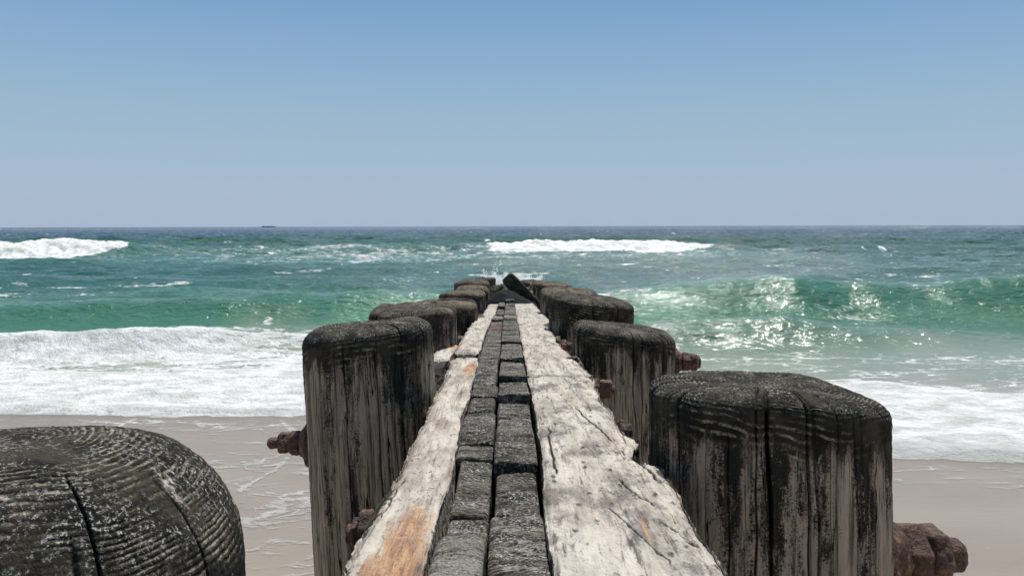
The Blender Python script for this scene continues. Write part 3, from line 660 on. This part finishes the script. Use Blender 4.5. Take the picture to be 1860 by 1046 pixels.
# ------------------------------------------------------------ sea
def sea_heights(X, Y):
    u = 924+1500*X/Y; ip = np.interp
    # swell ridges roughly parallel to the shore
    wy = fbm(X*.06+5, Y*.05, 0, 3, 1)
    yc = ip(u, [-600, 0, 600, 900, 1400, 1860, 2600], [16.6, 16.9, 17.2, 17.7, 18.8, 19.2, 19.6])+.5*fbm(X*.45, 3, 0, 3, 2)
    h = ip(u, [-600, 0, 300, 600, 760, 900, 1100, 1300, 1450, 1650, 1860, 2600], [.5, .42, .48, .55, .60, .58, .56, .76, .84, .62, .84, .6])
    def bump(Yc, wf, wb): return np.where(Y < Yc, np.exp(-np.abs((Yc-Y)/wf)**1.8), np.exp(-((Y-Yc)/wb)**2))
    W1 = h*bump(yc, 1.05, 3.0)*(1+.10*fbm(X*1.3, Y*.4, 0, 3, 6))
    W1b = .16*bump(yc-1.9, .5, .8)*ip(u, [-200, 0, 620, 780, 1100, 1900], [.5, .6, .3, .2, 0, 0])
    y2 = ip(u, [-600, 0, 375, 555, 2600], [12.9, 13.0, 13.5, 13.9, 13.9])+.25*fbm(X*.8, 9, 0, 3, 3)
    h2 = ip(u, [-600, 0, 300, 385, 470, 640, 760, 2600], [.32, .32, .33, .30, .20, .12, .0, 0])
    W2 = h2*bump(y2, .42, 1.5)
    y3 = ip(u, [900, 1150, 1450, 1860, 2600], [13.6, 14.0, 14.4, 14.0, 13.6])+.3*fbm(X*.6, 19, 0, 3, 4)
    h3 = ip(u, [850, 1000, 1200, 1420, 1550, 1860, 2600], [0, .12, .36, .44, .26, .16, .1])
    W3 = h3*bump(y3, .65, 1.6)
    yf = ip(u, [-600, 0, 225, 400, 860, 1290, 1700, 2600], [55, 56, 58, 63, 68, 69, 66, 60])+2.0*fbm(X*.05, 2, 0, 3, 5)
    hf = ip(u, [-900, 0, 180, 232, 300, 500, 860, 1100, 1290, 1400, 1860, 2600], [.82, .90, .93, .82, .60, .55, .62, .72, .5, .3, .25, .3])*(1+.16*fbm(X*.5, 0.0, 0, 3, 61))
    WF = hf*np.where(Y < yf, np.exp(-np.abs((yf-Y)/2.0)**2), np.exp(-((Y-yf)/6)**2))
    WG = .95*np.exp(-((Y-yf-17)/6)**2)*sm(.0, .5, fbm(X*.02+3, 0.0, 0, 2, 51)+.25)
    # intermediate swells
    mid = 0
    for k, (yy, am, wd, fr) in enumerate([(23.5, .30, 1.6, .10), (28.5, .30, 1.8, .08), (35, .36, 2.2, .06), (43, .4, 3, .05), (110, .5, 8, .02), (150, .5, 12, .02), (210, .6, 18, .01)]):
        c = yy+yy*.07*fbm(X*fr, k*3.3, 0, 3, 70+k)
        mid = mid+am*sm(-.25, .45, fbm(X*fr*1.6, k*9.1, 0, 3, 80+k))*np.where(Y < c, np.exp(-((c-Y)/(wd*.7))**2), np.exp(-((Y-c)/(wd*1.6))**2))
    g = sm(9.5, 20, Y)
    c1 = fbm(X*.55, Y*1.15, 0, 5, 91, .55); c2 = fbm(X*.16, Y*.38, 0, 4, 92)
    chop = g*(.115*c1+.10*c2*sm(18, 30, Y))*(1+1.1*sm(25, 60, Y))
    chop = chop*(1-.5*sm(.35, .8, W1/.8)*(Y < yc))
    return u, W1+W1b+W2+W3+WF+WG+mid+chop, dict(yc=yc, y2=y2, yf=yf, y3=y3, h=h, W1=W1, W2=W2, W3=W3, WF=WF, WG=WG, mid=mid)
def zbeach(Y): return np.clip((8.4-Y)*.03, -6, .9)
def build_sea():
    ys = [3.9]
    while ys[-1] < 30000:
        y = ys[-1]
        d = max(.03, y*y*.00055)
        if y > 9: d = max(.028 if y < 21 else 0, min(d, .06 if y < 45 else .16 if y < 95 else y*.004 if y < 500 else y*.03))
        if y < 9: d = .03
        ys.append(y+d)
    ys = np.array(ys)
    ts = np.concatenate([np.linspace(-1.6, -.72, 60)[:-1], np.linspace(-.72, .72, 1040), np.linspace(.72, 1.6, 60)[1:]])
    T, Y = np.meshgrid(ts.astype(np.float32), ys.astype(np.float32), indexing='ij'); X = T*Y
    u, Z, w = sea_heights(X, Y); ip = np.interp
    n1 = fbm(X*.9, Y*.9, 0, 4, 101); n2 = fbm(X*3.1, Y*3.1, 0, 4, 102)
    near = ip(u, [-600, 0, 440, 560, 1000, 1600, 1860, 2600], [8.7, 8.72, 8.62, 8.7, 7.9, 6.85, 6.72, 6.6])+.10*n1+.10*n2
    farb = ip(u, [-600, 0, 560, 700, 1250, 1560, 1700, 1860, 2600], [12.9, 12.9, 12.8, 12.6, 11.2, 10.55, 10.4, 10.0, 9.8])+.45*n1+.15*n2
    dens = ip(u, [-600, 560, 700, 1500, 1590, 2600], [1, 1, .8, .8, 1, 1])
    foam = sm(near, near+.10, Y)*(1-sm(farb-.3, farb+.5, Y))*dens*(.92+.22*n1-.26*np.exp(-((Y-11.9)/.5)**2)*(1-sm(300, 900, u))-.46*sm(.1, .5, fbm(X*.35+3, Y*1.3, 0, 4, 110))*sm(near+.9, near+1.6, Y))
    # left roller
    tq = .1+.9*sm(430, 250, u+25*n2); rl = sm(w['y2']-1.05*tq, w['y2']-.75*tq, Y)*(1-sm(w['y2']+.05, w['y2']+.35, Y))*(1-sm(370, 430, u+30*n1)); foam = np.maximum(foam, rl*1.25)
    lr = sm(11.6, 12.2, Y)*(1-sm(14.2, 15.8, Y))*sm(250, 330, u)*(1-sm(620, 860, u)); foam = np.maximum(foam, lr*ip(u, [250, 330, 400, 470, 600, 860], [.6, .80, .66, .50, .46, .4]))
    # lace behind the shore break on the right
    lc = sm(farb-.2, farb+.4, Y)*(1-sm(12.4, 14.2, Y))*sm(1150, 1320, u); foam = np.maximum(foam, lc*.33)
    # wave by the groyne end, left face and crests
    cr = np.exp(-((Y-w['yc']+.1)/.22)**2)
    foam = np.maximum(foam, cr*ip(u, [-400, 300, 620, 760, 880, 960, 1090, 1300, 1500, 1560, 1860], [.0, .0, .1, .36, .6, .9, .42, .15, .2, 0, .1]))
    sc = np.exp(-((u-480-18*fbm(Y*3, 0.0, 0, 2, 7))/13)**2)*sm(14.9, 15.4, Y)*(1-sm(16.0, 16.6, Y)); foam = np.maximum(foam, sc*.5)
    sc = np.exp(-((Y-15.0-.4*n1)/.25)**2)*sm(260, 320, u)*(1-sm(600, 660, u)); foam = np.maximum(foam, sc*.42)
    patch = sm(.3, .55, fbm(X*.25, Y*.7, 0, 4, 130))*sm(15.5, 17, Y)*(1-sm(34, 48, Y)); foam = np.maximum(foam, patch*.36)
    sc = sm(14, 15.5, Y)*(1-sm(16.5, 17.6, Y))*sm(640, 720, u)*(1-sm(860, 940, u)); foam = np.maximum(foam, sc*.33)
    # outer breakers
    yf = w['yf']
    tp = .25+.75*sm(245, 90, u+20*n1); b1 = sm(yf-4.6*tp, yf-3.6*tp, Y+.8*n1)*(1-sm(yf+.4, yf+1.8, Y)); foam = np.maximum(foam, b1*1.3*(1-sm(215, 245, u)))
    b2 = sm(yf-4.2, yf-2.6, Y+1.2*n1)*(1-sm(yf+.4, yf+1.6, Y)); foam = np.maximum(foam, b2*1.2*sm(850, 930, u+40*n1)*(1-sm(1230, 1320, u+50*n1)))
    wash = sm(38, 47, Y)*(1-sm(yf-1.0, yf+.8, Y)); foam = np.maximum(foam, wash*ip(u, [0, 225, 330, 600, 860, 1290, 1480, 1600, 1860], [.26, .2, .26, .33, .30, .30, .26, .08, .0]))
    cap = sm(.48, .62, fbm(X*.5, Y*.25, 0, 4, 140))*sm(45, 60, Y)*(1-sm(300, 500, Y)); foam = np.maximum(foam, cap*.40)
    cap = sm(.52, .66, fbm(X*1.2, Y*1.6, 0, 4, 141))*sm(17, 20, Y)*(1-sm(50, 60, Y)); foam = np.maximum(foam, cap*.40)
    # swash lace on the left, thin streaks at the right
    sw = (1-sm(near-.2, near+.05, Y))
    ll = (.34+.14*fbm(X*1.2, Y*2.2, 0, 3, 150))*(1-sm(900, 1500, u))
    st1 = np.exp(-((u-ip(Y, [5.5, 6.1, 6.6, 7.6, 8.7], [400, 440, 500, 555, 500]))/(12+12*n2))**2)*sm(5.7, 6.1, Y)*.62
    rr_ = .42*np.exp(-((Y-near+.25)/.5)**2)*sm(1400, 1560, u)
    foam = np.maximum(foam, sw*np.maximum(np.maximum(ll, rr_), st1))
    foam = np.clip(foam, 0, 1.3)
    # foam has body
    Z = Z+np.clip(foam-.35, 0, 1)*(.075*fbm(X*1.9, Y*2.4, 0, 5, 160, .55)+.035)*sm(near-.1, near+.4, Y)*(1+1.5*sm(30, 60, Y))
    Z = Z+.07*np.exp(-((Y-near-.28)/.22)**2)*(Y < 12)
    Z = np.where(Y < 10.5, np.maximum(Z*sm(near-.1, near+.8, Y), 0)+np.maximum(zbeach(Y), 0)*(1-sm(8, 9, Y))+.006, Z)
    Z = np.maximum(Z, zbeach(Y)+.006)
    # water body colour: sandy in the shallows, green in the waves, deep blue outside
    sand = np.array([.36, .315, .26]); pale = np.array([.235, .27, .20]); grn = np.array([.048, .152, .085]); teal = np.array([.032, .108, .079]); deep = np.array([.014, .05, .078])
    nn = Y+ .9*n1
    k1 = sm(9.0, 11.6, nn)[..., None]; k2 = sm(11.8, 15.2, nn+ip(u, [0, 340, 460, 900, 1100, 1860], [1.6, .9, -2.2, -1.2, -.3, -.1]))[..., None]; k3 = sm(19, 30, nn)[..., None]; k4 = sm(62, 170, Y+10*fbm(X*.02, Y*.02, 0, 3, 171))[..., None]
    col = sand*(1-k1)+pale*k1; col = col*(1-k2)+grn*k2; col = col*(1-k3)+teal*k3; col = col*(1-k4)+deep*k4
    sl = (sm(.18, .5, (w['mid']+w['WG'])/1.0))[..., None]; col = col*(1-.6*sl)+np.array([.032, .112, .068])*.6*sl
    tur = (np.exp(-((Y-w['yc']+1.2)/1.2)**2)*ip(u, [560, 700, 900, 1100, 1300], [0, .75, .7, .3, 0]))[..., None]; col = col*(1-tur)+np.array([.13, .30, .19])*tur
    wsh = (wash*ip(u, [0, 225, 400, 1300, 1550], [.4, .5, .55, .5, 0]))[..., None]; col = col*(1-wsh)+np.array([.10, .22, .18])*wsh
    col = col*(1+.14*fbm(X*.3, Y*.7, 0, 4, 172))[..., None]
    op = sm(near-.6, near+1.2, Y)*.9+.10+.25*sm(near-1.2, near, Y)*(1-sm(900, 1500, u))
    chop = .25+.6*sm(12, 18, Y); gl = np.maximum(np.exp(-((Y-w['yc']+.45)/.8)**4), np.exp(-((Y-w['y3']+.3)/.7)**4)*sm(.05, .2, w['W3'])); chop = chop*(1-gl)+np.clip(.50+.35*n1, .40, 1)*ip(u, [1000, 1200, 1350], [1.5, 1.2, 1.0])*gl
    op = np.clip(op, 0, 1); op = np.where(Y > near+1.0, 1, op)
    op = op*sm(3.9, 4.6, Y)
    return new_mesh('sea', np.stack([X, Y, Z], -1), gridF(len(ts), len(ys)), True, dict(foam=foam, opacity=op, dist=Y, chop=chop, c_water=col))
sea = tag(link('sea', build_sea(), M_sea), kind='structure')

# beach: one sheet from behind the viewer down under the sea
by = np.concatenate([np.linspace(-60, 3, 20), np.linspace(3.2, 12, 60), np.geomspace(13, 35000, 40)])
bx = np.concatenate([-np.geomspace(30, 50000, 14)[::-1], np.linspace(-25, 25, 80), np.geomspace(30, 50000, 14)])
BX, BY = np.meshgrid(bx, by, indexing='ij'); BZ = zbeach(BY)-.0+.004*fbm(BX*.8, BY*1.5, 0, 3, 5)*(BY < 3.9)
tag(link('beach', new_mesh('beach', np.stack([BX, BY, BZ], -1), gridF(len(bx), len(by)), True), M_sand), kind='structure')

# ------------------------------------------------------------ splash at the groyne end
def splash(cx, cy, cz, sx, sy, h, n, seed, name, label):
    rs = np.random.RandomState(seed)
    ico = np.array([(0, 0, 1), (.94, 0, -.33), (-.47, .82, -.33), (-.47, -.82, -.33)]); fc = np.array([(0, 1, 2), (0, 2, 3), (0, 3, 1), (1, 3, 2)])
    t = rs.rand(n)**1.6; ang = rs.randn(n)
    jet = np.floor(rs.rand(n)*9); jx = (rs.rand(9)*2-1)[jet.astype(int)]; jh = (.45+.55*rs.rand(9))[jet.astype(int)]
    x = cx+sx*(jx*(.45+.55*t)+.16*rs.randn(n)*(1.1-.6*t)); z = cz+h*t*jh+.012*rs.randn(n); y = cy+sy*rs.randn(n)
    r = (.004+.010*rs.rand(n)**3)*(1.25-.8*t)
    V = np.stack([x, y, z], -1)[:, None]+ico[None]*r[:, None, None]*(1+.6*rs.rand(n, 4, 1)); F = (np.arange(n)[:, None, None]*4+fc[None]).reshape(-1, 3)
    o = link(name, new_mesh(name, V, F, True), M_spray); return tag(o, label, 'splash', None, 'stuff')
splash(-.10, 12.9, .98, .22, .16, .34, 26000, 3, 'wave_splash', 'white spray bursting up behind the end of the groyne')
splash(.36, 14.4, 1.0, .24, .2, .17, 7000, 4, 'wave_splash', 'white water spilling right of the leaning timber top')
splash(-.30, 13.6, 1.05, .16, .18, .34, 700, 5, 'wave_splash', 'thin drops flying up above the far left piling')

# ------------------------------------------------------------ far ship on the horizon
e = empty('ship', (-436*2.0, 3000, 0)); tag(e, 'tiny dark ship lying low on the horizon at left', 'ship')
def hull(name, L, w, h, z, m, x=0, bow=.0):
    X = np.linspace(-L/2, L/2, 24); V = []
    for k, xx in enumerate(X):
        t = abs(xx)/(L/2); ww = w/2*(1-t**4*.9); top = h*(1+bow*t**2); V += [(xx+x, -ww, z), (xx+x, -ww, z+top), (xx+x, ww, z+top), (xx+x, ww, z)]
    V = np.array(V).reshape(24, 4, 3); link(name, mixed_mesh(name, V.reshape(-1, 3), gridF(24, 4, cv=True), np.array([(0, 1, 2), (0, 2, 3), (92, 94, 93), (92, 95, 94)])), m, e)
M_ship = mat_plain('ship_grey', (.19, .24, .32))
hull('hull', 52, 9, 3.0, -.5, M_ship, bow=.3); hull('cargo', 26, 7, 1.8, 2.5, M_ship, 2); hull('bridge', 7, 7, 2.6, 2.5, M_ship, -17); hull('crane', 2, 2, 3, 2.5, M_ship, 14)

# ------------------------------------------------------------ sky, sun, camera
EXPO = .3; SKYK = 2**-EXPO
SE, SA = math.radians(62), math.radians(22)      # sun ahead, high, a little to the right
w = bpy.data.worlds.new('World'); bpy.context.scene.world = w; w.use_nodes = True
nt = w.node_tree; bg = nt.nodes['Background']; sky = nt.nodes.new('ShaderNodeTexSky'); sky.sky_type = 'NISHITA'
sky.sun_disc = False; sky.sun_elevation = SE; sky.sun_rotation = SA; sky.air_density = 1.0; sky.dust_density = .6; sky.ozone_density = 2.2; sky.altitude = 0
BS = .085
tc = nt.nodes.new('ShaderNodeTexCoord'); sx = nt.nodes.new('ShaderNodeSeparateXYZ'); nt.links.new(tc.outputs['Generated'], sx.inputs[0])
rp = nt.nodes.new('ShaderNodeValToRGB'); rp.color_ramp.interpolation = 'B_SPLINE'; cr = rp.color_ramp; nt.links.new(sx.outputs[2], rp.inputs[0])
def lin(c): return tuple(((v/255+.055)/1.055)**2.4/BS/16 for v in c)+(1,)
cr.elements[0].position = 0.0; cr.elements[0].color = lin((170, 183, 205)); cr.elements[1].position = .42; cr.elements[1].color = lin((92, 132, 186))
for ps, c in ((.035, (171, 187, 207)), (.10, (160, 187, 206)), (.18, (144, 178, 208)), (.27, (122, 161, 204))): cr.elements.new(ps).color = lin(c)
mu = nt.nodes.new('ShaderNodeVectorMath'); mu.operation = 'SCALE'; mu.inputs['Scale'].default_value = 16*SKYK; nt.links.new(rp.outputs[0], mu.inputs[0])
mr = nt.nodes.new('ShaderNodeMapRange'); nt.links.new(sx.outputs[2], mr.inputs[0]); mr.inputs[1].default_value = .3; mr.inputs[2].default_value = .6
mx = nt.nodes.new('ShaderNodeMix'); mx.data_type = 'RGBA'; nt.links.new(mr.outputs[0], mx.inputs[0]); nt.links.new(mu.outputs[0], mx.inputs[6]); nt.links.new(sky.outputs[0], mx.inputs[7])
nt.links.new(mx.outputs[2], bg.inputs[0]); bg.inputs[1].default_value = BS
sl = bpy.data.lights.new('sun', 'SUN'); sl.energy = 4.2; sl.angle = math.radians(.5); sl.color = (1, .965, .91)
so = bpy.data.objects.new('sun', sl); C.objects.link(so)
from mathutils import Vector
sd = Vector((math.sin(SA)*math.cos(SE), math.cos(SA)*math.cos(SE), math.sin(SE)))
so.rotation_euler = sd.to_track_quat('Z', 'Y').to_euler()
cam = bpy.data.cameras.new('camera'); co = bpy.data.objects.new('camera', cam); C.objects.link(co)
co.location = (0, 0, HC); co.rotation_euler = (PI/2, 0, 0)
co.rotation_euler.rotate_axis('Z', math.radians(-.12))
cam.sensor_width = 36; cam.lens = 1500/1860*36; cam.shift_x = 6/1860; cam.shift_y = -112/1860
cam.clip_start = .05; cam.clip_end = 60000
sc = bpy.context.scene; sc.camera = co
sc.view_settings.view_transform = 'Standard'; sc.view_settings.look = 'None'; sc.view_settings.exposure = EXPO
